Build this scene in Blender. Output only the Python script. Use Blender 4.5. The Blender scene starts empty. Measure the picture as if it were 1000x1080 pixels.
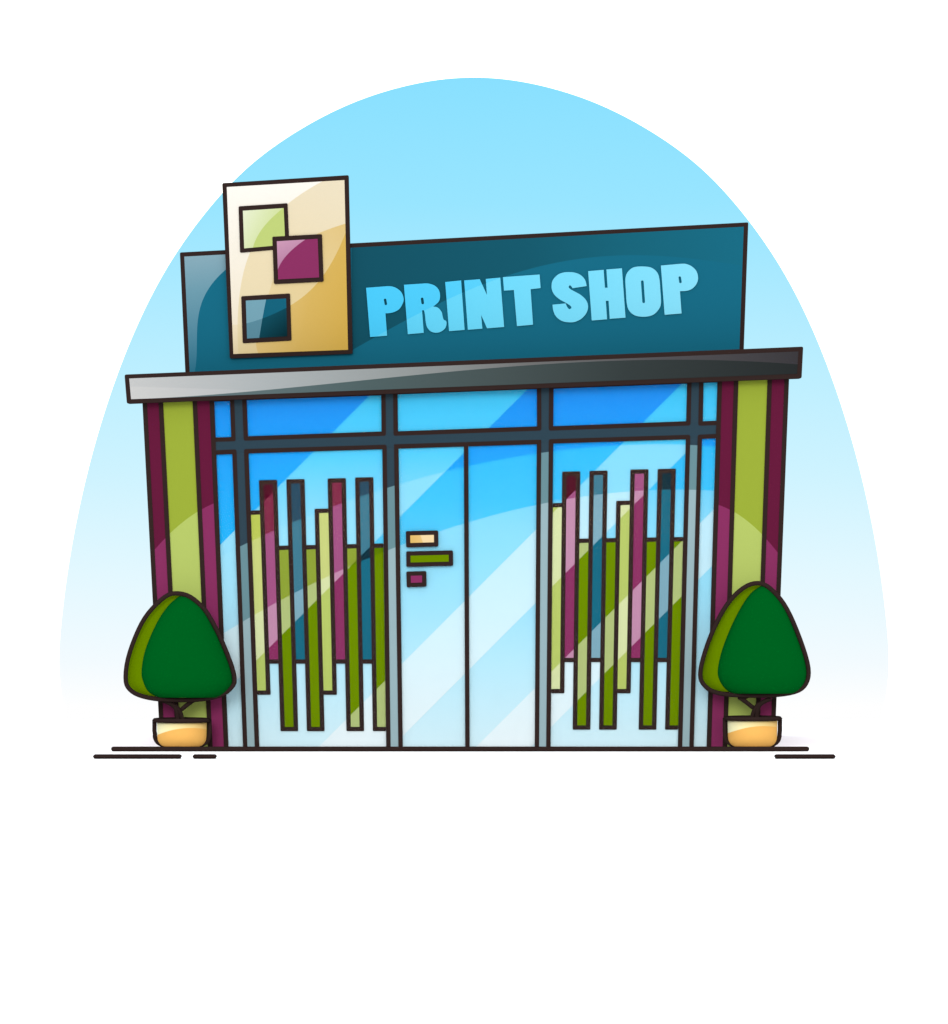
import bpy, math, numpy as np
from mathutils import Vector
# ---------------------------------------------------------------- basics
S = 0.0075            # metres per unit of the facade drawing grid
D = 50.0              # camera distance
EYE = 1.875
EXPO = 0.8
EF = (2.42, 2.42, 2.40)      # light falling on an upright front face, per channel (with exposure)
C = bpy.context.scene.collection

def W(px, py, y=0.0):
    f = (D + y) / D
    return Vector(((px - 500) * S * f, y, EYE + (540 - py) * S * f))
def lin(h, ef=None):
    h = h.lstrip('#'); ef = ef or EF
    out = []
    for i in range(3):
        c = int(h[2*i:2*i+2], 16) / 255
        c = c / 12.92 if c <= .04045 else ((c + .055) / 1.055) ** 2.4
        out.append(min(c / ef[i], .92))
    return tuple(out) + (1.0,)

# ---------------------------------------------------------------- materials
class NB:
    def __init__(s, name):
        s.m = bpy.data.materials.new(name); s.m.use_nodes = True
        s.t = s.m.node_tree; s.t.nodes.clear()
        s.out = s.t.nodes.new('ShaderNodeOutputMaterial')
    def n(s, k, **kw):
        n = s.t.nodes.new('ShaderNode' + k)
        for a, b in kw.items(): setattr(n, a, b)
        return n
    def link(s, a, b): s.t.links.new(a, b)
    def math(s, op, a, b=None, c=None):
        n = s.n('Math', operation=op)
        for i, v in enumerate((a, b, c)):
            if v is None: continue
            if isinstance(v, (int, float)): n.inputs[i].default_value = v
            else: s.link(v, n.inputs[i])
        return n.outputs[0]
    def uv(s):
        u = s.n('UVMap', uv_map='grid'); x = s.n('SeparateXYZ'); s.link(u.outputs[0], x.inputs[0])
        s.X, s.Y = s.math('MULTIPLY', x.outputs[0], 1000.0), s.math('MULTIPLY', x.outputs[1], 1000.0)
    def poly(s, v, co):
        r = float(co[0])
        for c in co[1:]: r = s.math('MULTIPLY_ADD', r, v, float(c))
        return r
    def col(s, c, ef=None):
        if isinstance(c, str):
            n = s.n('RGB'); n.outputs[0].default_value = lin(c, ef); return n.outputs[0]
        (x0, y0), (x1, y1), st = c
        dx, dy = x1-x0, y1-y0; L = dx*dx + dy*dy
        t = s.math('MULTIPLY_ADD', s.X, dx/L, -x0*dx/L - y0*dy/L)
        t = s.math('MULTIPLY_ADD', s.Y, dy/L, t)
        r = s.n('ValToRGB'); s.link(t, r.inputs[0]); e = r.color_ramp.elements
        while len(e) > 1: e.remove(e[-1])
        e[0].position = st[0][0]; e[0].color = lin(st[0][1], ef)
        for p, h in st[1:]:
            q = e.new(p); q.color = lin(h, ef)
        return r.outputs[0]
    def mask(s, terms):
        r = None
        for kind, co, sign in terms:
            if kind == 'y': d = s.math('SUBTRACT', s.Y, s.poly(s.X, co))
            elif kind == 'x': d = s.math('SUBTRACT', s.X, s.poly(s.Y, co))
            m = s.math('GREATER_THAN' if sign > 0 else 'LESS_THAN', d, 0.0)
            r = m if r is None else s.math('MULTIPLY', r, m)
        return r

_cache = {}
def mat(name, base, layers=(), rough=.75, spec=.0, ef=None, emit=0, alpha=None):
    if name in _cache: return _cache[name]
    b = NB(name); b.uv()
    c = b.col(base, ef)
    for terms, col in layers:
        mx = b.n('Mix', data_type='RGBA'); b.link(b.mask(terms), mx.inputs[0])
        b.link(c, mx.inputs[6]); b.link(b.col(col, ef), mx.inputs[7]); c = mx.outputs[2]
    if emit:
        e = b.n('Emission'); b.link(c, e.inputs[0]); e.inputs[1].default_value = emit; sh = e.outputs[0]
    else:
        e = b.n('BsdfPrincipled'); b.link(c, e.inputs['Base Color'])
        e.inputs['Roughness'].default_value = rough; e.inputs['Specular IOR Level'].default_value = spec
        sh = e.outputs[0]
        if alpha is not None:
            if isinstance(alpha, float): e.inputs['Alpha'].default_value = alpha
            else: b.link(b.poly(b.Y, alpha), e.inputs['Alpha'])
    b.link(sh, b.out.inputs[0]); _cache[name] = b.m
    return b.m
def pf(pts, deg=3, swap=False):
    x = [p[1] if swap else p[0] for p in pts]; y = [p[0] if swap else p[1] for p in pts]
    # fit in a centred variable for stability, then expand
    return list(np.polyfit(x, y, deg))

# ---------------------------------------------------------------- mesh helpers
def mk(name, verts, faces, mats, parent=None, base=(0, 0, 0), fm=None, y0=0.0, smooth=False):
    me = bpy.data.meshes.new(name)
    b = Vector(base)
    me.from_pydata([Vector(v) - b for v in verts], [], faces)
    uv = me.uv_layers.new(name='grid'); f = (D + y0) / D
    for l in me.loops:
        v = Vector(verts[l.vertex_index])
        uv.data[l.index].uv = ((500 + v.x / (S*f)) / 1000, (540 - (v.z - EYE) / (S*f)) / 1000)
    for m in (mats if isinstance(mats, (list, tuple)) else [mats]): me.materials.append(m)
    if fm:
        for p, i in zip(me.polygons, fm): p.material_index = i
    if smooth:
        for p in me.polygons: p.use_smooth = True
    me.update()
    o = bpy.data.objects.new(name, me); C.objects.link(o)
    if parent: o.parent = parent
    elif base != (0, 0, 0): o.location = base
    return o
def empty(name, loc, label, cat, group=None):
    o = bpy.data.objects.new(name, None); o.location = loc; C.objects.link(o)
    o.empty_display_size = .2
    o['label'] = label; o['category'] = cat
    if group: o['group'] = group
    return o
def rnd(pts, r=1.6, n=4, only=None):
    out = []; N = len(pts)
    for i, p in enumerate(pts):
        if r <= 0 or (only is not None and i not in only): out.append(p); continue
        a, c = pts[i-1], pts[(i+1) % N]
        va = Vector((a[0]-p[0], a[1]-p[1])).normalized(); vc = Vector((c[0]-p[0], c[1]-p[1])).normalized()
        s, e = Vector(p) + va*r, Vector(p) + vc*r
        for k in range(n + 1):
            t = k / n
            q = s*(1-t)**2 + Vector(p)*2*t*(1-t) + e*t*t
            out.append((q.x, q.y))
    return out
def area(p): return sum(p[i-1][0]*p[i][1] - p[i][0]*p[i-1][1] for i in range(len(p)))
def prism(poly, y0, y1, v, f, fm, i0=0, i1=None, fwd=None):
    """front polygon at depth y0 (in grid units), straight back to depth y1"""
    if i1 is None: i1 = i0
    if area(poly) > 0: poly = poly[::-1]          # grid y runs down: make it face -y
    n0 = len(v); N = len(poly)
    for p in poly: v.append(W(p[0], p[1], y0))
    for p in poly:
        q = W(p[0], p[1], y0); q.y = y1; v.append(q)
    f.append(list(range(n0, n0+N))[::-1] if False else list(range(n0, n0+N))); fm.append(i0)
    f.append(list(range(n0+N, n0+2*N))[::-1]); fm.append(i1)
    for i in range(N):
        j = (i+1) % N
        f.append([n0+j, n0+i, n0+N+i, n0+N+j]); fm.append(i1)
def board(name, poly, y0, y1, m, parent=None, base=(0, 0, 0), r=0, fill=None, fm_=None, proud=.003, only=None):
    """dark edged board: backing prism (material 0) with a coloured face inlaid (material 1)"""
    v, f, fm = [], [], []
    prism(rnd(poly, r, only=only) if r else poly, y0, y1, v, f, fm, 0)
    if fill: prism(fill, y0 - proud, y0 + .002, v, f, fm, 1)
    return mk(name, v, f, m, parent, base, fm, y0)
def ring(name, inner, outer, y0, y1, m, parent, base=(0, 0, 0), r=1.6, n=4, only=None):
    if area(inner) > 0: inner, outer = inner[::-1], outer[::-1]
    oo, ii = [], []
    N = len(outer)
    for i, p in enumerate(outer):
        a, c = outer[i-1], outer[(i+1) % N]
        va = Vector((a[0]-p[0], a[1]-p[1])).normalized(); vc = Vector((c[0]-p[0], c[1]-p[1])).normalized()
        s, e = Vector(p) + va*r, Vector(p) + vc*r
        for k in range(n+1):
            t = k/n; q = s*(1-t)**2 + Vector(p)*2*t*(1-t) + e*t*t
            oo.append((q.x, q.y)); ii.append(i)
    v = []; f = []
    M = len(oo)
    for p in oo: v.append(W(p[0], p[1], y0))
    for p in inner: v.append(W(p[0], p[1], y0))
    K = M + N
    for q in v[:K]: v.append(Vector((q.x, y1, q.z)))
    for i in range(M):
        j = (i+1) % M; a, b = M+ii[i], M+ii[j]
        f.append([i, j, b, a] if a != b else [i, j, a])
        f.append([K+j, K+i, K+a, K+b] if a != b else [K+j, K+i, K+a])
        f.append([j, i, K+i, K+j])
    for i in range(N):
        j = (i+1) % N
        f.append([M+i, M+j, K+M+j, K+M+i])
    return mk(name, v, f, m, parent, base, None, y0)
def offs(poly, w):
    """offset quad outward; w a number or one per edge (edge i runs from point i to i+1)"""
    N = len(poly); w = [w]*N if isinstance(w, (int, float)) else w
    sg = 1 if area(poly) > 0 else -1
    L = []
    for i in range(N):
        a, b = Vector(poly[i]), Vector(poly[(i+1) % N]); d = (b-a).normalized(); nrm = Vector((d.y, -d.x))*sg
        L.append((a + nrm*w[i], d))
    out = []
    for i in range(N):
        p, d = L[i-1]; q, e = L[i]
        den = d.x*e.y - d.y*e.x
        t = ((q.x-p.x)*e.y - (q.y-p.y)*e.x) / den
        out.append((p.x + d.x*t, p.y + d.y*t))
    return out
def clip(sub, conv):
    """Sutherland-Hodgman: subject polygon clipped by a convex one"""
    if area(conv) < 0: conv = conv[::-1]
    out = list(sub); N = len(conv)
    for i in range(N):
        a, b = conv[i], conv[(i+1) % N]
        side = lambda p: (b[0]-a[0])*(p[1]-a[1]) - (b[1]-a[1])*(p[0]-a[0])
        inp, out = out, []
        for k in range(len(inp)):
            p, q = inp[k-1], inp[k]; sp, sq = side(p), side(q)
            if (sp >= 0) != (sq >= 0):
                t = sp / (sp - sq); out.append((p[0]+(q[0]-p[0])*t, p[1]+(q[1]-p[1])*t))
            if sq >= 0: out.append(q)
        if not out: return []
    return out
def tube(pts, r, v, f, fm=None, idx=0, seg=10, closed=False, caps=True):
    """round bar through world points; r a number or a list"""
    pts = [Vector(p) for p in pts]; N = len(pts); n0 = len(v)
    r = [r]*N if isinstance(r, (int, float)) else r
    for i, p in enumerate(pts):
        a = pts[i-1] if (i or closed) else p; b = pts[(i+1) % N] if (i < N-1 or closed) else p
        t = (b - a).normalized()
        u = Vector((0, 1, 0)); u = (u - t*u.dot(t))
        u = u.normalized() if u.length > .2 else Vector((1, 0, 0)); w = t.cross(u)
        for k in range(seg):
            an = 2*math.pi*k/seg
            v.append(p + (u*math.cos(an) + w*math.sin(an))*r[i])
    for i in range(N if closed else N-1):
        j = (i+1) % N
        for k in range(seg):
            l = (k+1) % seg
            f.append([n0+i*seg+k, n0+i*seg+l, n0+j*seg+l, n0+j*seg+k])
            if fm is not None: fm.append(idx)
    if caps and not closed:
        f.append([n0+k for k in range(seg)][::-1]); f.append([n0+(N-1)*seg+k for k in range(seg)])
        if fm is not None: fm += [idx, idx]
def spline(pts, n=6, closed=True):
    """Catmull-Rom through the points; a point with a third value is a sharp corner"""
    N = len(pts); out = []
    P = [Vector(p[:2]) for p in pts]; cor = [len(p) > 2 for p in pts]
    for i in range(N if closed else N-1):
        j = (i+1) % N; p1, p2 = P[i], P[j]
        if cor[i] and cor[j]: out.append((p1.x, p1.y)); continue
        p0 = P[i-1] if not cor[i] and (closed or i) else p1 - (p2-p1)*.0
        p3 = P[(j+1) % N] if not cor[j] and (closed or j < N-1) else p2
        for k in range(n):
            t = k/n
            q = .5*((2*p1) + (p2-p0)*t + (2*p0-5*p1+4*p2-p3)*t*t + (3*p1-p0-3*p2+p3)*t**3)
            out.append((q.x, q.y))
    if not closed: out.append((P[-1].x, P[-1].y))
    return out

# ---------------------------------------------------------------- flat paints
DARK = '#342725'
m_dark = mat('dark_brown_paint', DARK)
m_slat = {'light green': '#B5C869', 'wine red': '#8A3262', 'olive green': '#6A8A00', 'teal blue': '#186881'}

# sheen arcs across the shop front, light and shade painted as two or three tones
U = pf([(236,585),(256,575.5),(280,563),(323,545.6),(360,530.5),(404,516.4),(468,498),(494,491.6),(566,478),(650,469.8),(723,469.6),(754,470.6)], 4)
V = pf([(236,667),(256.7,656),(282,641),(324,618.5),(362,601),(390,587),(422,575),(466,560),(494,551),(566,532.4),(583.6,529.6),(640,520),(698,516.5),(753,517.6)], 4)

# ================================================================ SETTING
m_ground = mat('white_ground', '#FFFFFF', ef=(1.1, 1.1, 1.1), rough=.9)
m_ground.node_tree.nodes['RGB'].outputs[0].default_value = (.86, .86, .86, 1)
g = mk('ground', [(-900,-400,0),(900,-400,0),(900,1500,0),(-900,1500,0)], [[0,1,2,3]], m_ground); g['kind'] = 'structure'

# egg shaped sky backdrop behind the shop
YB = 6.8
def bez(p0, p1, p2, p3, n):
    return [tuple((1-t)**3*a + 3*t*(1-t)**2*b + 3*t*t*(1-t)*c + t**3*d for a, b, c, d in zip(p0, p1, p2, p3)) for t in (k/n for k in range(n))]
hp = [(0,82),(31,83.2),(61.6,88),(101,97.4),(135,110),(168,126),(210,151.2),(238,174.5),(256,192),(280,218.4),(304,250),(328,286),(347.5,323.6),(367,368),(382.3,409.7),
      (397,455.6),(408.3,497),(420.5,550),(429,600),(435.5,650),(438.5,690),(438.2,705),(437,720),(434,742),(430.5,758.6)]
half = spline(hp, 6, closed=False)
for _ in range(60):      # even out the curve
    ext = [(-half[1][0], half[1][1])] + half
    half = [((ext[i][0]+2*ext[i+1][0]+ext[i+2][0])/4, (ext[i][1]+2*ext[i+1][1]+ext[i+2][1])/4) for i in range(len(half)-1)] + [half[-1]]
half = [(x, y - 1.5*math.exp(-(x/110)**2)) for x, y in half]
egg = [(500+x, y) for x, y in half] + [(500-x, y) for x, y in reversed(half[1:])]
ee = 2**EXPO
m_sky = mat('sky_backdrop', ((500,82),(500,745),[(0,'#89E0FF'),(.2,'#98E5FF'),(.48,'#BEEFFF'),(.63,'#CEF3FF'),(.79,'#E3F8FF'),(.93,'#F3FBFF'),(1,'#FFFFFF')]), ef=(ee,ee,ee), emit=1.0)
v, f, fm = [], [], []
prism(egg, YB, YB+.08, v, f, fm)
sky = mk('sky', v, f, m_sky, y0=YB); sky['kind'] = 'structure'

# drawn ground strokes, built as low dark bars on the pale ground
def ground_bar(x0, x1, yc, w=.16, h=.034):
    v, f = [], []
    a, b = (x0-500)*S*(D+yc)/D, (x1-500)*S*(D+yc)/D
    r = h/2
    xs = [a + r*(1-math.cos(math.pi/2*k/5)) for k in range(6)] + [b - r*(1-math.cos(math.pi/2*(5-k)/5)) for k in range(6)]
    prof = []
    n0 = 0
    N = 12
    for i, x in enumerate(xs):
        k = i if i < 6 else 11-i
        s = math.sin(math.pi/2*k/5)*.96 + .04
        for q in range(N):
            an = 2*math.pi*q/N
            v.append((x, yc + w/2*math.cos(an), h/2 + h/2*s*math.sin(an)))
    for i in range(len(xs)-1):
        for q in range(N):
            l = (q+1) % N; f.append([i*N+q, i*N+l, (i+1)*N+l, (i+1)*N+q])
    f.append(list(range(N))[::-1]); f.append([(len(xs)-1)*N+q for q in range(N)])
    o = mk('ground_line', v, f, m_dark, smooth=True); o['kind'] = 'structure'
for a, b in ((98.5,191.5),(203.5,228.5),(817,881)): ground_bar(a, b, -1.95)

# ================================================================ SHOP
shop = empty('print_shop', (0,0,0), 'single storey print shop with glass front, grey slab roof and striped columns', 'shop')
H2 = .02
# doorstep, kept pale so light bounces up onto the lower windows
def pts_plan(x0, x1, y0, y1, r, n=6):
    return None
v, f, fm = [], [], []
xa, xb = (117.5-500)*S, (853.5-500)*S
N = 8; ring_ = []
for cx, a0 in ((xb-.24, -90), (xa+.24, 90)):
    for k in range(N+1):
        an = math.radians(a0 + 180*k/N)
        ring_.append((cx + .24*math.cos(an), -.235 + .235*math.sin(an)))
M = len(ring_)
v = [(x, y, 0) for x, y in ring_] + [(x, y, H2) for x, y in ring_]
f = [list(range(M))[::-1], list(range(M, 2*M))] + [[i, (i+1)%M, M+(i+1)%M, M+i] for i in range(M)]
st = mk('doorstep', v, f, mat('pale_bounce_step', '#F2F2F2', ef=(1.15,1.15,1.15)), shop)
n_ = 12; hh = .0385
v, f = [], []
xs = [(117.2-500)*S*.99 + .018*(1-math.cos(math.pi/2*k/4)) for k in range(5)]
xs += [-x + (853.6+117.2-1000)*S*.99 for x in reversed(xs)]
for i, x in enumerate(xs):
    k = min(i, len(xs)-1-i); s_ = math.sin(math.pi/2*min(k,4)/4)*.97 + .03
    for q in range(n_):
        an = 2*math.pi*q/n_ + math.pi/n_
        v.append((x, -.51 + .03*s_*math.copysign(abs(math.cos(an))**.6, math.cos(an)), hh/2 + hh/2*s_*math.copysign(abs(math.sin(an))**.6, math.sin(an))))
for i in range(len(xs)-1):
    for q in range(n_):
        l = (q+1) % n_; f.append([i*n_+q, i*n_+l, (i+1)*n_+l, (i+1)*n_+q])
f.append(list(range(n_))[::-1]); f.append([(len(xs)-1)*n_+q for q in range(n_)])
mk('nosing', v, f, m_dark, st)

# columns ------------------------------------------------------------
# centre lines of the dark strips as x(top at grid row 400) -> x(bottom, row 790)
def lx(l, y): return l[0] + (l[1]-l[0])*(y-400)/390
LINES = {-1: [(151.3,171.6),(168.4,188.2),(204.4,222.0),(222.4,238.6)], 1: [(759.3,747.7),(776.6,764.6),(812.0,798.3),(830.0,814.7)]}
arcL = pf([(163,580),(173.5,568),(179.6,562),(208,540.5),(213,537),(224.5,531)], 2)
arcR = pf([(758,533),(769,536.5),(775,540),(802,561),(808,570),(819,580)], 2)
WIN, WINB, GR, GRB = '#651C3C', '#8A3262', '#9BAE3B', '#B5C869'  # darker upper tones: shade under the eave painted into the column colours
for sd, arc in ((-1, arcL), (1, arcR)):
    mw = mat('wine_pier_shaded_top_%d' % sd, WIN, [([('y', arc, 1)], WINB)])
    mg = mat('green_panel_shaded_top_%d' % sd, GR, [([('y', arc, 1)], GRB)])
    L = LINES[sd]
    top = 408 if sd < 0 else 382
    col = mk('column', [], [], mw, shop)
    def stripe(a, b, y0, y1, wa=0, wb=0, bot=790):
        v, f, fm = [], [], []
        prism([(lx(a,top)+wa, top), (lx(b,top)+wb, top), (lx(b,bot)+wb, bot), (lx(a,bot)+wa, bot)], y0, y1, v, f, fm)
        return v, f, fm
    bpy.data.objects.remove(col)
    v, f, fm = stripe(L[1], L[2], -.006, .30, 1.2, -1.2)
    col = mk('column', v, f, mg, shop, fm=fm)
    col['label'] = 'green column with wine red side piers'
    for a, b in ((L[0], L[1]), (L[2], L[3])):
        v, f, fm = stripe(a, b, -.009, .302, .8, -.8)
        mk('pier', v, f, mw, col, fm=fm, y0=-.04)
    for l in L:
        v, f, fm = stripe(l, l, -.013, .20, -2.4, 2.4)
        mk('edge_strip', v, f, m_dark, col, fm=fm, y0=-.06)

# side and back walls, floor -----------------------------------------
m_wall = mat('wine_render', '#8A3262', rough=.9)
for l, sgn in ((LINES[-1][0], 1), (LINES[1][3], -1)):
    t = 408 if sgn > 0 else 382
    v, f, fm = [], [], []
    prism([(lx(l,t), t), (lx(l,t)+sgn*16, t), (lx(l,790)+sgn*16, 790), (lx(l,790), 790)], .31, 3.0, v, f, fm)
    mk('side_wall', v, f, m_wall, shop, fm=fm)
v, f, fm = [], [], []
prism([(lx(LINES[-1][0],408), 408), (lx(LINES[1][3],382), 384), (lx(LINES[1][3],790), 790), (lx(LINES[-1][0],790), 790)], 3.0, 3.15, v, f, fm)
mk('back_wall', v, f, m_wall, shop, fm=fm)

# roof slab -----------------------------------------------------------
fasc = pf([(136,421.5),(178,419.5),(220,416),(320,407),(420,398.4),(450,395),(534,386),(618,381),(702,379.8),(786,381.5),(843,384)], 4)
m_fascia = mat('grey_fascia_metal', ((136,410),(842,382),[(0,'#C6C8C9'),(.2,'#ACB3B6'),(.42,'#929899'),(.6,'#6F7071'),(.8,'#515054'),(1,'#3B393D')]),  # sheen across the slab painted as gradient and arc
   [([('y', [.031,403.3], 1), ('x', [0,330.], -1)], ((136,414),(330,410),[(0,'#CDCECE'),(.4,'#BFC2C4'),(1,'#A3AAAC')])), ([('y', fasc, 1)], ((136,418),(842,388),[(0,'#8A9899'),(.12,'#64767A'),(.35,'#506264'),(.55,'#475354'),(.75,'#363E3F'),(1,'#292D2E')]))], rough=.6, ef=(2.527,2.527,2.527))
R0 = [(131.3,395),(847.3,365.5),(845.6,399),(133.8,425.7)]
R1 = [(136.3,399.2),(842.2,370.6),(840.8,394.2),(138.3,421.0)]
v, f, fm = [], [], []
prism([(157,400),(824.6,372),(823.5,392),(157.5,420)], .085, 3.2, v, f, fm)
roof = mk('roof', v, f, mat('dark_roofing', '#4A4A4E'), shop, fm=fm)
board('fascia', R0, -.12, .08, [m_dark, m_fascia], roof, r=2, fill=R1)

# posts and transom bar -------------------------------------------------
m_post = mat('slate_post_sheen', '#324653', [([('y', U, 1)], '#6A8F98'), ([('y', V, 1)], '#9AB6BE')])  # three tones paint the sheen arcs onto the posts
m_bar = mat('slate_bar_paint', '#304552')
for (a, b, t), (c, d) in (((244.3,258.3,414),(258.3,271)), ((404,417,404),(410,422.5)), ((568.5,581.5,398),(566,579)), ((727,740,392),(717.5,729.7))):
    v, f, fm = [], [], []
    prism([(a,t),(b,t),(d,790),(c,790)], -.006, .10, v, f, fm)
    mk('post', v, f, m_post, shop, fm=fm)
v, f, fm = [], [], []
prism([(224,463),(757,445),(756,460.3),(226,478)], -.008, .104, v, f, fm)
mk('transom_bar', v, f, m_bar, shop, fm=fm)

# windows ---------------------------------------------------------------
m_sheen = mat('glass_sheen_backing', ((0,400),(0,600),[(0,'#1191FF'),(.4,'#1BA6FF'),(.85,'#21BAFF')]), [  # glass sheen painted as a blue gradient stepped at the arcs
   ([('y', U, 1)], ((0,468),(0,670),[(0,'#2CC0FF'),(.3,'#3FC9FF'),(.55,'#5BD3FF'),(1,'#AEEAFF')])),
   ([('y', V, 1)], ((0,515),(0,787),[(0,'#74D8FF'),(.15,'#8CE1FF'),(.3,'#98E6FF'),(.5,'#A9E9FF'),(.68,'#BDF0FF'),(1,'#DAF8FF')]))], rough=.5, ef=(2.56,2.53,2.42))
m_reflection = mat('painted_reflection', ((0,400),(0,600),[(0,'#38CAFF'),(.2,'#48CFFF'),(.4,'#55D2FF'),(.85,'#9BE5FF')]), [  # paler tones for the diagonal reflections painted over the glass
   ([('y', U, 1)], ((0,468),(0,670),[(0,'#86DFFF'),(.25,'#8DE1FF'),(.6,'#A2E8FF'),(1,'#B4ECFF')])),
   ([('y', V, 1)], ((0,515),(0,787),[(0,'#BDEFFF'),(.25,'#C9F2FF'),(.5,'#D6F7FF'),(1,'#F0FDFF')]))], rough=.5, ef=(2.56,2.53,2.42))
b_ = NB('clear_glass'); tr = b_.n('BsdfTransparent'); gl = b_.n('BsdfGlossy'); gl.inputs['Roughness'].default_value = .02
mx = b_.n('MixShader'); mx.inputs[0].default_value = .0012
b_.link(tr.outputs[0], mx.inputs[1]); b_.link(gl.outputs[0], mx.inputs[2]); b_.link(mx.outputs[0], b_.out.inputs[0])
m_glass = b_.m
BANDS = [(807,967),(1124,1201),(1290,1348)]  # diagonal glass reflections, laid on as opaque pale strips
def glazed(name, q, parent, w=4.7, label=None, outer=None, r=2.2, backing_name='backing'):
    """dark frame ring, clear pane, backing sheet with painted glass sheen, and diagonal painted reflections"""
    o = ring(name, q, outer or offs(q, w), -.0095, .060, m_dark, parent, r=r)
    if label: o['label'] = label
    big = offs(q, .8)
    v, f, fm = [], [], []; prism(big, -.0050, -.0045, v, f, fm)
    mk('pane', v, f, m_glass, o, fm=fm)
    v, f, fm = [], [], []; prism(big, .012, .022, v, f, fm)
    mk(backing_name, v, f, m_sheen, o, fm=fm, y0=.012)
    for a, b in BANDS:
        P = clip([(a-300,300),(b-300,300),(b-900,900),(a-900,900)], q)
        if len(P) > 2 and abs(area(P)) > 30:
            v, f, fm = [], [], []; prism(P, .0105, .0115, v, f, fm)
            mk('reflection_band', v, f, m_reflection, o, fm=fm, y0=.0105)
    return o
T = [[(226,423.6),(242.4,423),(243.8,460.8),(227.4,461.3)], [(260.2,422),(402,417),(402.4,455),(261.6,460)],
     [(419.4,416),(566.2,410.4),(566.4,449.6),(419.8,454.8)], [(584,410),(724.8,404.6),(723.8,444.2),(583.6,449.4)],
     [(742.2,403.8),(757,403.2),(755.8,443.6),(741.4,444.2)]]
Lq = [[(228,479.6),(244.9,478.8),(256.3,787.4),(240.8,787.4)], [(262.2,478.2),(403.2,473.8),(407.4,787.4),(273.4,787.4)],
      [(420.4,473.2),(489.2,471.0),(490.7,787.4),(424.9,787.4)], [(494,470.8),(566.2,468.6),(564.0,787.4),(495.4,787.4)],
      [(583.6,467.8),(723.4,463.4),(715.0,787.4),(580.8,787.4)], [(740.6,463),(755.4,462.3),(745.4,787.4),(731.8,787.4)]]
tl = ['short transom window at the far left end', 'transom window above the left display window', 'transom window above the doors',
      'transom window above the right display window', 'short transom window at the far right end']
for q, l in zip(T, tl): glazed('transom_window', q, shop, label=l)
wb = [4.7, 4.7, 2.4, 4.7]
for i, l in ((0, 'narrow window strip beside the left column'), (1, 'large left display window'), (4, 'large right display window'), (5, 'narrow window strip beside the right column')):
    glazed('window' if i in (1, 4) else 'side_window', Lq[i], shop, w=wb, label=l)
dl = glazed('door', Lq[2], shop, w=[4.7, 2.4, 2.4, 4.7], label='left glass door leaf with three small plates', r=.8)
dr = glazed('door', Lq[3], shop, w=[4.7, 4.7, 2.4, 2.3], label='right plain glass door leaf', r=.8)
cream = ((430,572),(458,562),[(0,'#DDB660'),(.5,'#E6C27A'),(.52,'#F3D8A6'),(1,'#F3D8A6')])
for P, cc, nm, l in (([(428,560.2),(462.2,559.4),(462.4,576.4),(428.4,577.4)], cream, 'cream', 'cream plate with dark rim'),
              ([(428.4,581.6),(477.8,580.4),(478,596.8),(428.6,598.0)], '#6A8A00', 'olive', 'wide olive green plate with dark rim'),
              ([(428.5,602.8),(449.7,602.2),(449.9,618.8),(429,619.5)], '#8A3262', 'wine', 'small wine red plate with dark rim')):
    o = board('door_plate', P, -.020, -.0055, [m_dark, mat('plate_' + nm, cc)], dl, r=1.6, fill=offs(P, -4.6)); o['label'] = l

# ================================================================ SLAT SCREENS
order = ['light green','wine red','olive green','teal blue','olive green','light green','wine red','olive green','teal blue','olive green']
dk = {'light green': '#A5B84E', 'wine red': '#4C0A22', 'olive green': '#577800', 'teal blue': '#0B2E3B'}  # slat tones above the sheen arc, darkened in the colour itself
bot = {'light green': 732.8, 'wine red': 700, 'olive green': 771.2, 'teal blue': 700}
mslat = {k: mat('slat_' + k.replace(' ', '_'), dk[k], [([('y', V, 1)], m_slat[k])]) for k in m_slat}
bb0 = {'light green': '#B6C456', 'wine red': '#7E2B47', 'olive green': '#8A9E30', 'teal blue': '#26495F'}  # slat colours inside the painted reflections, stepped at the arcs
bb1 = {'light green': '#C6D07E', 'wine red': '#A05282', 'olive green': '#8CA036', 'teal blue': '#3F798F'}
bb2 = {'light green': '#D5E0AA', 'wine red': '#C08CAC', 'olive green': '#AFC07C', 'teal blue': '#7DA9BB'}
mslat_refl = {k: mat('slat_reflection_' + k.replace(' ', '_'), bb0[k], [([('y', U, 1)], bb1[k]), ([('y', V, 1)], bb2[k])]) for k in bb1}
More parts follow.
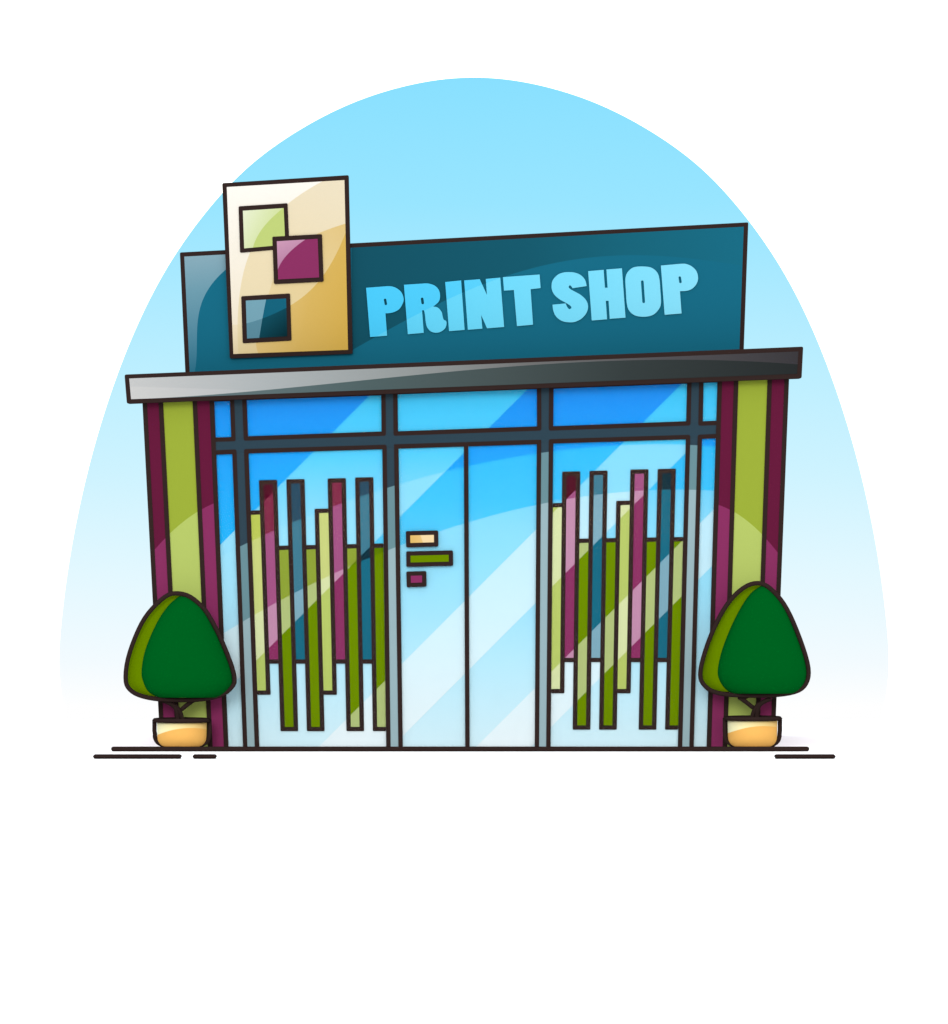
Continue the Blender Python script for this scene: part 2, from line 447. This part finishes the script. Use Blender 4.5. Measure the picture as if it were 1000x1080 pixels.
def screen(q, tops, botd, label, side):
    (x0, y0), (x1, y1), (x2, y2), (x3, y3) = q
    Lx = lambda y: x0 + (x3-x0)*(y-y0)/(y3-y0) - 2.35
    Rx = lambda y: x1 + (x2-x1)*(y-y1)/(y2-y1) + 2.35
    bx = (( (x0+x1)/2 - 500)*S, .002, EYE + (540-771)*S)
    root = empty('slat_screen', bx, label, 'window display', 'slatted colour screens behind the display windows')
    X = lambda k, y: Lx(y) + (Rx(y)-Lx(y))*k/10
    for k in range(10):
        c = order[k]; t, b = tops[k], bot[c] + botd
        def box(i, da, db):
            a = lambda y: X(k, y) + (-2.4 if da == 0 else 2.4); d = lambda y: X(k+1, y) + (2.4 if da == 0 else -2.4)
            if k == 0: a = lambda y: X(0, y) + 2.5
            if k == 9: d = lambda y: X(10, y) - 2.5
            tt, bb = (t, b) if da == 0 else (t+4.7, b-4.6)
            sl = -.5 * (14.3/40)/1.0 * 0
            return [(a(tt), tt+sl), (d(tt), tt-.4), (d(bb), bb), (a(bb), bb)]
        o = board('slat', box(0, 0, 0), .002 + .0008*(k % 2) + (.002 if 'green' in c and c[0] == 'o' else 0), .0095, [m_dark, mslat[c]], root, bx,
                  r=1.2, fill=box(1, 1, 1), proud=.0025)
        o['label'] = c + ' slat with dark edges'
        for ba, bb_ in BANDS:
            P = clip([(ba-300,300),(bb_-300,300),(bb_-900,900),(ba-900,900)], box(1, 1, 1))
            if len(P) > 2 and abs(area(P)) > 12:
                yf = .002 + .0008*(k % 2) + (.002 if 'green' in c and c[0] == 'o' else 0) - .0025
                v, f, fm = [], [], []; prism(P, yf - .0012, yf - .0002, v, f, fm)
                mk('reflection_band', v, f, mslat_refl[c], o, bx, fm, yf)
    return root
screen(Lq[1], [538.4,506.4,575.6,505.6,575,536.6,504.6,574,503.6,573.4], 0, 'screen of ten coloured vertical slats behind the display window left of the doors', -1)
screen(Lq[4], [530.6,497.4,568.2,496.6,567.6,528.2,495.2,567,494.6,566.6], -1.6, 'screen of ten coloured vertical slats behind the display window right of the doors', 1)

# ================================================================ SIGN BOARD
sb = ((490-500)*S, .3, EYE + (540-381)*S)
sign = empty('sign_board', sb, 'long teal sign board reading PRINT SHOP standing on the grey roof', 'sign')
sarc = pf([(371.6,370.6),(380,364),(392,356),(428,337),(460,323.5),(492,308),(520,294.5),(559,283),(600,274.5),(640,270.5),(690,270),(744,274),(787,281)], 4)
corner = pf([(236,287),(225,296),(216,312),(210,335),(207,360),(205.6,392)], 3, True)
m_sign = mat('teal_sign_sheen', '#186881', [  # pale corner and arc are sheen painted into the teal
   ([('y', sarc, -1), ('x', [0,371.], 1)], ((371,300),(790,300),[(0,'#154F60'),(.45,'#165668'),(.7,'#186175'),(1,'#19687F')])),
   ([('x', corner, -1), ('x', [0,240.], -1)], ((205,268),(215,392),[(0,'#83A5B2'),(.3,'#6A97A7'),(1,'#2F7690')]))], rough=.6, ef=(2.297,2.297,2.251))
G0 = [(189.7,266.2),(789.4,234.4),(784.5,371.5),(195.6,396)]
G1 = [(194.4,270.6),(784.6,239.0),(779.9,371.4),(200.2,395.4)]
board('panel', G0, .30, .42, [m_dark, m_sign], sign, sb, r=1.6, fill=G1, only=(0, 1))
# little props behind the board
for px in (260, 500, 730):
    v, f, fm = [], [], []
    yb = 396 - (px-195)*.0415
    a = W(px, yb-40, .42); b = W(px, yb, .42)
    w_ = .03
    zt, zb = a.z, b.z + .004
    vs = [(a.x-w_, .421, zt), (a.x+w_, .421, zt), (a.x+w_, .421, zb), (a.x-w_, .421, zb), (a.x-w_, .9, zb), (a.x+w_, .9, zb)]
    mk('prop', vs, [[0,1,2,3],[3,2,5,4],[0,3,4],[1,5,2],[0,4,5,1]], m_dark, sign, sb)

def z(ox, oy, sc, pts): return [(ox + p[0]/sc, oy + p[1]/sc) + tuple(p[2:]) for p in pts]
c_ = 1
A1 = (380, 285, 10.0); A2 = (460, 280, 8.333); A3 = (575, 270, 10.526); A4 = (650, 265, 10.526)
def pill(ox, oy, sc, x0, y0, x1, y1, r):
    """slender slot counter from (x0,y0) to (x1,y1), half width r"""
    d = Vector((x1-x0, y1-y0)).normalized(); n = Vector((-d.y, d.x)); out = []
    for cx, cy, a0 in ((x1, y1, 0), (x0, y0, 180)):
        for k in range(9):
            an = math.radians(a0 + 180*k/8); q = Vector((cx, cy)) + n*r*math.cos(an) + d*r*math.sin(an)
            out.append((q.x, q.y))
    return z(ox, oy, sc, out)
LET = [
 ('P', [spline(z(*A1, [(62,185,c_),(280,168,c_),(330,170),(385,190),(435,235),(458,300),(448,350),(415,405),(370,435),(320,450),(266,455,c_),(283,690,c_),(104,704,c_)])),
        pill(*A1, 262,312,270,355,13)]),
 ('R', [spline(z(*A1, [(461,153,c_),(660,140,c_),(720,140),(790,165),(832,215),(842,280),(825,335),(770,382,c_),(820,395),(858,440),(868,480),(880,520),(905,535),(910,570),(893,615),(850,648),(800,659),(745,645),(705,600),(690,540),(683,470),(672,425),(652,424,c_),(670,660,c_),(502,675,c_)])),
        pill(*A1, 653,302,659,345,14)]),
 ('I', [z(*A2, [(80,145),(220,131),(251,566),(114,577)])]),
 ('N', [z(*A2, [(247,131),(384,120),(447,258),(437,118),(564,106),(598,540),(448,552),(396,435),(407,555),(279,565)])]),
 ('T', [z(*A2, [(588,102),(910,79),(919,198),(831,208),(852,520),(711,533),(684,215),(597,221)])]),
 ('S', [spline(z(*A3, [(462,333,c_),(305,357,c_),(292,338),(275,324),(262,345),(285,370),(340,400),(400,435),(455,490),(477,555),(462,625),(410,690),(340,728),(270,736),(190,722),(125,675),(92,610),(82,540,c_),(228,526,c_),(245,565),(270,590),(293,573),(278,550),(235,522),(160,480),(100,425),(73,360),(80,280),(130,215),(195,185),(270,178),(340,187),(400,215),(445,268)]))]),
 ('H', [z(*A3, [(478,168),(650,153),(664,352),(694,352),(681,149),(853,136),(893,684),(718,697),(705,497),(674,497),(688,702),(518,716)])]),
 ('O', [spline(z(*A4, [(102,310),(125,235),(190,180),(290,168),(390,182),(455,235),(480,310),(490,430),(497,570),(475,640),(410,705),(310,727),(210,712),(145,660),(118,580),(108,440)])),
        pill(*A4, 290,338,305,560,15)]),
 ('P', [spline(z(*A4, [(496,158,c_),(720,138,c_),(775,140),(840,168),(890,220),(909,290),(895,355),(850,410),(790,437),(708,443,c_),(726,690,c_),(538,705,c_)])),
        pill(*A4, 706,292,713,340,14)]),
]
m_let = mat('sky_blue_lettering', ((385,0),(735,0),[(0,'#5DD5FF'),(.3,'#6CDBFF'),(.62,'#7ADFFF'),(1,'#8AE3FF')]),  # sign sheen carried on in the letter colours
            [([('y', sarc, -1), ('x', [0,560.], -1)], ((385,0),(540,0),[(0,'#4CCEFF'),(.5,'#52D0FF'),(1,'#62D6FF')]))], rough=.5, ef=(2.527,2.527,2.527))
for ch, loops in LET:
    cu = bpy.data.curves.new('letter', 'CURVE'); cu.dimensions = '2D'; cu.fill_mode = 'BOTH'
    for lp in loops:
        sp = cu.splines.new('POLY'); sp.points.add(len(lp)-1); sp.use_cyclic_u = True
        for pt, (x, y) in zip(sp.points, lp): pt.co = ((x-500), -(y-540), 0, 1)
    tmp = bpy.data.objects.new('tmp', cu); C.objects.link(tmp)
    dg = bpy.context.evaluated_depsgraph_get(); me = tmp.evaluated_get(dg).to_mesh()
    fr, bk = .284, .2965
    V2 = [(p.co.x+500, 540-p.co.y) for p in me.vertices]; F2 = [list(p.vertices) for p in me.polygons]
    tmp.evaluated_get(dg).to_mesh_clear(); bpy.data.objects.remove(tmp)
    v = [W(x, y, fr) for x, y in V2]
    # keep front faces looking at -y
    ff = []
    for q in F2:
        a, b, c = (v[i] for i in q[:3]); ny = (b-a).cross(c-a).y
        ff.append(q if ny < 0 else q[::-1])
    from collections import Counter
    ed = Counter(); 
    for q in ff:
        for i in range(len(q)): ed[(q[i-1], q[i])] += 1
    n = len(v); v += [Vector((p.x, bk, p.z)) for p in v]
    sides = [[b, a, a+n, b+n] for (a, b) in ed if (b, a) not in ed]
    o = mk('letter', v, ff + sides, m_let, sign, sb, y0=fr); o['label'] = 'light blue capital letter ' + ch

# ================================================================ LOGO BOARD
lb = ((303-500)*S, .2, EYE + (540-377)*S)
logo = empty('logo_board', lb, 'upright cream board with three framed colour squares fixed on the teal sign', 'logo sign')
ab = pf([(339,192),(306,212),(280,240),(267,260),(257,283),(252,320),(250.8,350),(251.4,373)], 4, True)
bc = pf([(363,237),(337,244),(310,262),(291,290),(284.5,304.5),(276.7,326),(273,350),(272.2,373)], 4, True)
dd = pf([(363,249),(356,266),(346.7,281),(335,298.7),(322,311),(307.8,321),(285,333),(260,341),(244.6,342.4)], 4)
m_cream = mat('cream_board_sheen', ((240,195),(262,370),[(0,'#FCF9F2'),(.4,'#F6F0E2'),(1,'#F2E6CC')]), [  # curved tone zones are sheen painted into the cream
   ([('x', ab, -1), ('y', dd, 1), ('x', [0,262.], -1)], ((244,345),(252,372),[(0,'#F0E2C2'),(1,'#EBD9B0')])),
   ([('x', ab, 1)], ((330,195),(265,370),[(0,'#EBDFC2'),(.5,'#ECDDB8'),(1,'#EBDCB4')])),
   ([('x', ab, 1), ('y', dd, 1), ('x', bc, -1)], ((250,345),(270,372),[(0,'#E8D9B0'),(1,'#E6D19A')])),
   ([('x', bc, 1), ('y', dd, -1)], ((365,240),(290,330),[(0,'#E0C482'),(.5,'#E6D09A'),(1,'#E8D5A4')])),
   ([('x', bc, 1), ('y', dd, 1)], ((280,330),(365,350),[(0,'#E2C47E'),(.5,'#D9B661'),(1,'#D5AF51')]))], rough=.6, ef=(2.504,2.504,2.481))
Q0 = [(234.2,193),(367.9,184.6),(372,373),(242.4,378)]
Q1 = [(239.2,197.2),(363.3,189.9),(367.1,368.9),(246.2,373.3)]
board('panel', Q0, .262, .2955, [m_dark, m_cream], logo, lb, r=1.8, fill=Q1)
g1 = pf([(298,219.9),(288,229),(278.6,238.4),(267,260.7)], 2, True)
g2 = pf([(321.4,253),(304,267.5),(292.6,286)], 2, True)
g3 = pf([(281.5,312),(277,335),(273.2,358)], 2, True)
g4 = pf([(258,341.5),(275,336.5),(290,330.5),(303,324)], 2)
tiles = [  # pale corners and arcs are highlights painted into the tile colours
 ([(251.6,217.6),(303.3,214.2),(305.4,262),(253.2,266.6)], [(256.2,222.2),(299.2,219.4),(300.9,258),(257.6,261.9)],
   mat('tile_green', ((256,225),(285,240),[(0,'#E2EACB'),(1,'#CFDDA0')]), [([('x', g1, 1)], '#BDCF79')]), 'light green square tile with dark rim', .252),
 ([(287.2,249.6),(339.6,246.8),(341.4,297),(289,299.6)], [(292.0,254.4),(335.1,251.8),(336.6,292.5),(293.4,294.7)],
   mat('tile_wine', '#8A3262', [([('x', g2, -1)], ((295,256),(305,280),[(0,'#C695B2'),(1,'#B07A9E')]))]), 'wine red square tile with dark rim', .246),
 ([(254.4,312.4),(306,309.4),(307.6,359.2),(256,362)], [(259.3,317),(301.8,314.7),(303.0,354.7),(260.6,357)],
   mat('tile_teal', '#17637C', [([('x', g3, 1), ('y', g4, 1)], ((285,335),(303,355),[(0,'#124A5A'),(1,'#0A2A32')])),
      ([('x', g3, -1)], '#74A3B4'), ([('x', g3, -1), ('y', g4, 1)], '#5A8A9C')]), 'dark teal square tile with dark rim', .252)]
for a, b, m, l, y in tiles:
    o = board('tile', a, y, .2588, [m_dark, m], logo, lb, r=1.6, fill=b); o['label'] = l

# ================================================================ POTTED SHRUBS
PY = -.245                        # depth of the plants' centre
efc = (EF[0], EF[1], EF[2])
m_leaf = mat('dark_green_leaf', '#006221', rough=.9, ef=(2.642,2.642,2.642))
m_olive = mat('olive_leaf_highlight', '#6A8A00', rough=.9)  # crescent highlight of the crown, shaped as an olive lobe
def lobe(name, left, right, yc, ky, m, parent, base, grow=0):
    """solid of ellipse rings between two silhouette curves x(row)"""
    ya = max(left[0][1], right[0][1]); yb = min(left[-1][1], right[-1][1])
    lx_ = lambda y: np.interp(y, [p[1] for p in left], [p[0] for p in left])
    rx_ = lambda y: np.interp(y, [p[1] for p in right], [p[0] for p in right])
    n, seg = 44, 40; v = []; f = []
    for i in range(n+1):
        t = .5 - .5*math.cos(math.pi*i/n); y = ya + (yb-ya)*t
        a, b = lx_(y), rx_(y); c = (a+b)/2; r = max((b-a)/2, .05)
        for k in range(seg):
            an = 2*math.pi*k/seg
            p = W(c + r*math.cos(an), y, yc); p.y = yc + r*S*ky*math.sin(an); v.append(p)
    for i in range(n):
        for k in range(seg):
            l = (k+1) % seg; f.append([i*seg+k, i*seg+l, (i+1)*seg+l, (i+1)*seg+k][::-1])
    f.append(list(range(seg))); f.append([n*seg+k for k in range(seg)][::-1])
    return mk(name, v, f, m, parent, base, y0=yc, smooth=True)
def dense(pts, n=10):
    o = spline([(p[0], p[1]) for p in pts], n, closed=False)
    out = [o[0]]
    for p in o[1:]:
        if p[1] > out[-1][1] + 1e-4: out.append(p)
    return out
def plant(outl, inner, mir, potx, dy, label):
    cx = potx + 29.5
    base = tuple(W(cx, 790, PY)); base = (base[0], PY, H2)
    t = empty('potted_shrub', base, label, 'potted plant', 'potted shrubs before the columns')
    # outline: closed list, starting at the apex, clockwise down the right side is second half
    loop = spline(outl, 6)
    top = min(range(len(loop)), key=lambda i: loop[i][1]); loop = loop[top:] + loop[:top]
    btm = max(range(len(loop)), key=lambda i: loop[i][1])
    left, right = loop[:btm+1], [loop[0]] + loop[btm:][::-1]
    mono = lambda L: [p for i, p in enumerate(L) if i == 0 or p[1] > max(q[1] for q in L[:i]) + 1e-5]
    left, right = mono(left), mono(right)
    ins = lambda L, sx: [(p[0] + sx*4.4*min(1, abs(p[0]-xm_)/18), p[1]) for p in L if ya_ <= p[1] <= yb_]
    xm_ = left[0][0]; ya_, yb_ = left[0][1] + 3.3, left[-1][1] - 4.4
    left, right = ins(left, 1), ins(right, -1)
    cr = lobe('crown', [p for p in left if p[1] < yb_-1.5], [p for p in right if p[1] < yb_-1.5], PY + .06, .34, m_olive, t, base)
    inn = dense(inner)
    inn = [p for p in inn if ya_ <= p[1] <= yb_] or inn
    r2 = [p for p in right if p[1] >= inn[0][1] - .5]
    g_ = lobe('leaf_mass', inn, r2, PY - .02, .45, m_leaf, cr, base)
    g_['label'] = 'dark green front of the crown'
    cr['label'] = 'olive green back of the crown, showing as its drawn highlight'
    # dark ring tracing the drawn outline of the crown
    cxm = sum(p[0] for p in loop)/len(loop); cym = sum(p[1] for p in loop)/len(loop)
    v, f = [], []
    lp = loop[::2]; pts = []
    for _ in range(3): lp = [((lp[i-1][0]+4*lp[i][0]+lp[(i+1)%len(lp)][0])/6, (lp[i-1][1]+4*lp[i][1]+lp[(i+1)%len(lp)][1])/6) for i in range(len(lp))]
    for i, p in enumerate(lp):
        a, b = lp[i-1], lp[(i+1) % len(lp)]; d = Vector((b[0]-a[0], b[1]-a[1])).normalized(); nn = Vector((-d.y, d.x))
        if nn.dot(Vector((cxm-p[0], cym-p[1]))) < 0: nn = -nn
        pts.append(W(p[0] + nn.x*2.2, p[1] + nn.y*2.2, PY-.04))
    tube(pts, .0185, v, f, closed=True)
    mk('crown_outline', v, f, m_dark, cr, base, smooth=True)
    # stems
    mx_ = lambda x: cx + (x - cx0)*mir
    cx0 = 191.3
    v, f = [], []
    for P, r in (([(172,739),(180,742.5),(185.2,748),(187.2,761)], 2.5), ([(184,744),(189,750),(192.6,761)], 2.3), ([(206,737),(198,742.5),(190.6,748.5)], 2.4), ([(196,736),(200,738),(206,735)], 2)):
        tube([W(mx_(x), y+dy, PY) for x, y in spline(P, 4, closed=False)], r*S, v, f)
    mk('trunk', v, f, m_dark, t, base, smooth=True)
    # pot: turned body, dark rim ring and dark base
    ptop, pbot = 760 + dy, None
    z1 = W(0, 759.6 + dy, PY).z; z0 = H2
    R = 26.3*S; px0 = W(cx, 0, PY).x
    prof = [(0, .008), (R*.62, .008), (R*.80, .018), (R*.92, .050), (R*.97, .085), (R, .13), (R*1.005, z1-z0)]
    prof = [(0, .006), (R*.60, .006)] + [(R*(.60 + .38*math.sin(math.pi/2*k/8)), .006 + .075*(1-math.cos(math.pi/2*k/8))) for k in range(1, 9)] + [(R, z1-z0), (R*.93, z1-z0), (R*.93, z1-z0-.03), (0, z1-z0-.03)]
    seg = 48; v, f, fm = [], [], []
    for r, h in prof:
        for k in range(seg):
            an = 2*math.pi*k/seg; v.append(Vector((px0 + r*math.cos(an), PY + r*math.sin(an), z0 + h)))
    for i in range(len(prof)-1):
        for k in range(seg):
            l = (k+1) % seg; f.append([i*seg+k, i*seg+l, (i+1)*seg+l, (i+1)*seg+k]); fm.append(1 if i >= len(prof)-2 else 0)
    pa = pf([(cx-24,774.4+dy),(cx-12,769.6+dy),(cx,767.6+dy),(cx+12,767.4+dy),(cx+26,768.6+dy)], 2)
    m_pot = mat('pot_sheen_%d' % round(cx), ((cx-24,768),(cx+26,765),[(0,'#FFF9C8'),(.3,'#FFF0B4'),(.7,'#FBDD94'),(1,'#F6C878')]), [([('y', pa, 1)], '#F6BA62')], rough=.6, ef=(2.1,2.06,2.02))  # pale tone above the arc is a highlight painted into the pot
    pot = mk('pot', v, f, [m_pot, m_dark], t, base, fm=fm, y0=PY, smooth=True)
    pot.data.materials[1] = mat('potting_soil', '#362725')
    # rim, and a U shaped bar tracing the drawn outline of the pot
    v, f = [], []
    tube([(px0 + (R+.016)*math.cos(2*math.pi*k/40), PY + (R+.016)*math.sin(2*math.pi*k/40), z1) for k in range(40)], .0175, v, f, closed=True)
    mk('rim', v, f, m_dark, pot, base, smooth=True)
    v, f = [], []
    U_ = [(-1, z1-z0), (-1, .13), (-.985, .10)] + [(-(.60 + .385*math.cos(math.pi/2*k/6)), .09 - .075*math.sin(math.pi/2*k/6)) for k in range(7)]
    U_ = U_ + [(-a, b) for a, b in reversed(U_)]
    tube([(px0 + a*(R + .019), PY, z0 + b + .004) for a, b in U_], .0185, v, f)
    mk('pot_outline', v, f, m_dark, pot, base, smooth=True)
    return t
o1 = z(90, 600, 4.911, [(475,115),(420,125),(350,185),(290,260),(240,370),(205,480),(197,580),(215,625),(260,660),(340,682),(440,690),(560,690),(650,680),(730,655),(775,610),(785,575),(770,500),(720,375),(690,310),(640,220),(600,175),(540,128)])
i1 = z(90, 600, 4.911, [(490,138),(430,190),(370,280),(310,420),(290,530),(300,590),(330,640),(400,676)])
o2 = z(720, 600, 4.911, [(390,62),(330,75),(260,130),(200,210),(140,330),(95,460),(79,550),(95,600),(140,640),(210,660),(320,667),(430,667),(530,660),(610,640),(650,600),(666,540),(650,450),(600,310),(550,200),(500,130),(440,75)])
i2 = z(720, 600, 4.911, [(412,84),(350,130),(280,240),(210,400),(180,520),(190,580),(230,630),(300,660)])
plant(o1, i1, 1, 162.4, 0, 'round topped green shrub in a cream pot before the left striped column')
plant(o2, i2, -1, 764.2, -2, 'round topped green shrub in a cream pot before the right striped column')

# ================================================================ LIGHT, CAMERA
ELEV, AZ = math.radians(18), math.radians(-8)       # sun behind the viewer, a little to the left
sd = Vector((math.sin(AZ)*math.cos(ELEV), -math.cos(AZ)*math.cos(ELEV), math.sin(ELEV)))
sun = bpy.data.lights.new('sun', 'SUN'); sun.energy = 1.3; sun.angle = math.radians(20); sun.color = (1, .985, .95)
so = bpy.data.objects.new('sun', sun); C.objects.link(so); so.rotation_euler = sd.to_track_quat('Z', 'Y').to_euler()
w = bpy.data.worlds.new('World'); bpy.context.scene.world = w; w.use_nodes = True
nt = w.node_tree; nt.nodes.clear()
ou = nt.nodes.new('ShaderNodeOutputWorld'); ad = nt.nodes.new('ShaderNodeAddShader')
b1 = nt.nodes.new('ShaderNodeBackground'); b1.inputs[0].default_value = (1, 1, 1, 1); b1.inputs[1].default_value = .95   # even white overcast
b2 = nt.nodes.new('ShaderNodeBackground'); b2.inputs[1].default_value = .05
sk = nt.nodes.new('ShaderNodeTexSky'); sk.sky_type = 'NISHITA'; sk.sun_disc = False; sk.sun_elevation = ELEV; sk.sun_rotation = math.radians(180) + AZ
nt.links.new(sk.outputs[0], b2.inputs[0]); nt.links.new(b1.outputs[0], ad.inputs[0]); nt.links.new(b2.outputs[0], ad.inputs[1]); nt.links.new(ad.outputs[0], ou.inputs[0])

cam = bpy.data.cameras.new('camera'); co = bpy.data.objects.new('camera', cam); C.objects.link(co)
co.location = (0, -D, EYE); co.rotation_euler = (math.pi/2, 0, 0)
cam.sensor_fit = 'HORIZONTAL'; cam.sensor_width = 36; cam.lens = 36*D/(1000*S); cam.clip_start = .5; cam.clip_end = 4000
sc = bpy.context.scene; sc.camera = co
sc.render.resolution_x, sc.render.resolution_y = 948, 1024
sc.view_settings.view_transform = 'Standard'; sc.view_settings.look = 'None'; sc.view_settings.exposure = EXPO; sc.view_settings.gamma = 1
sc.cycles.transparent_max_bounces = 16
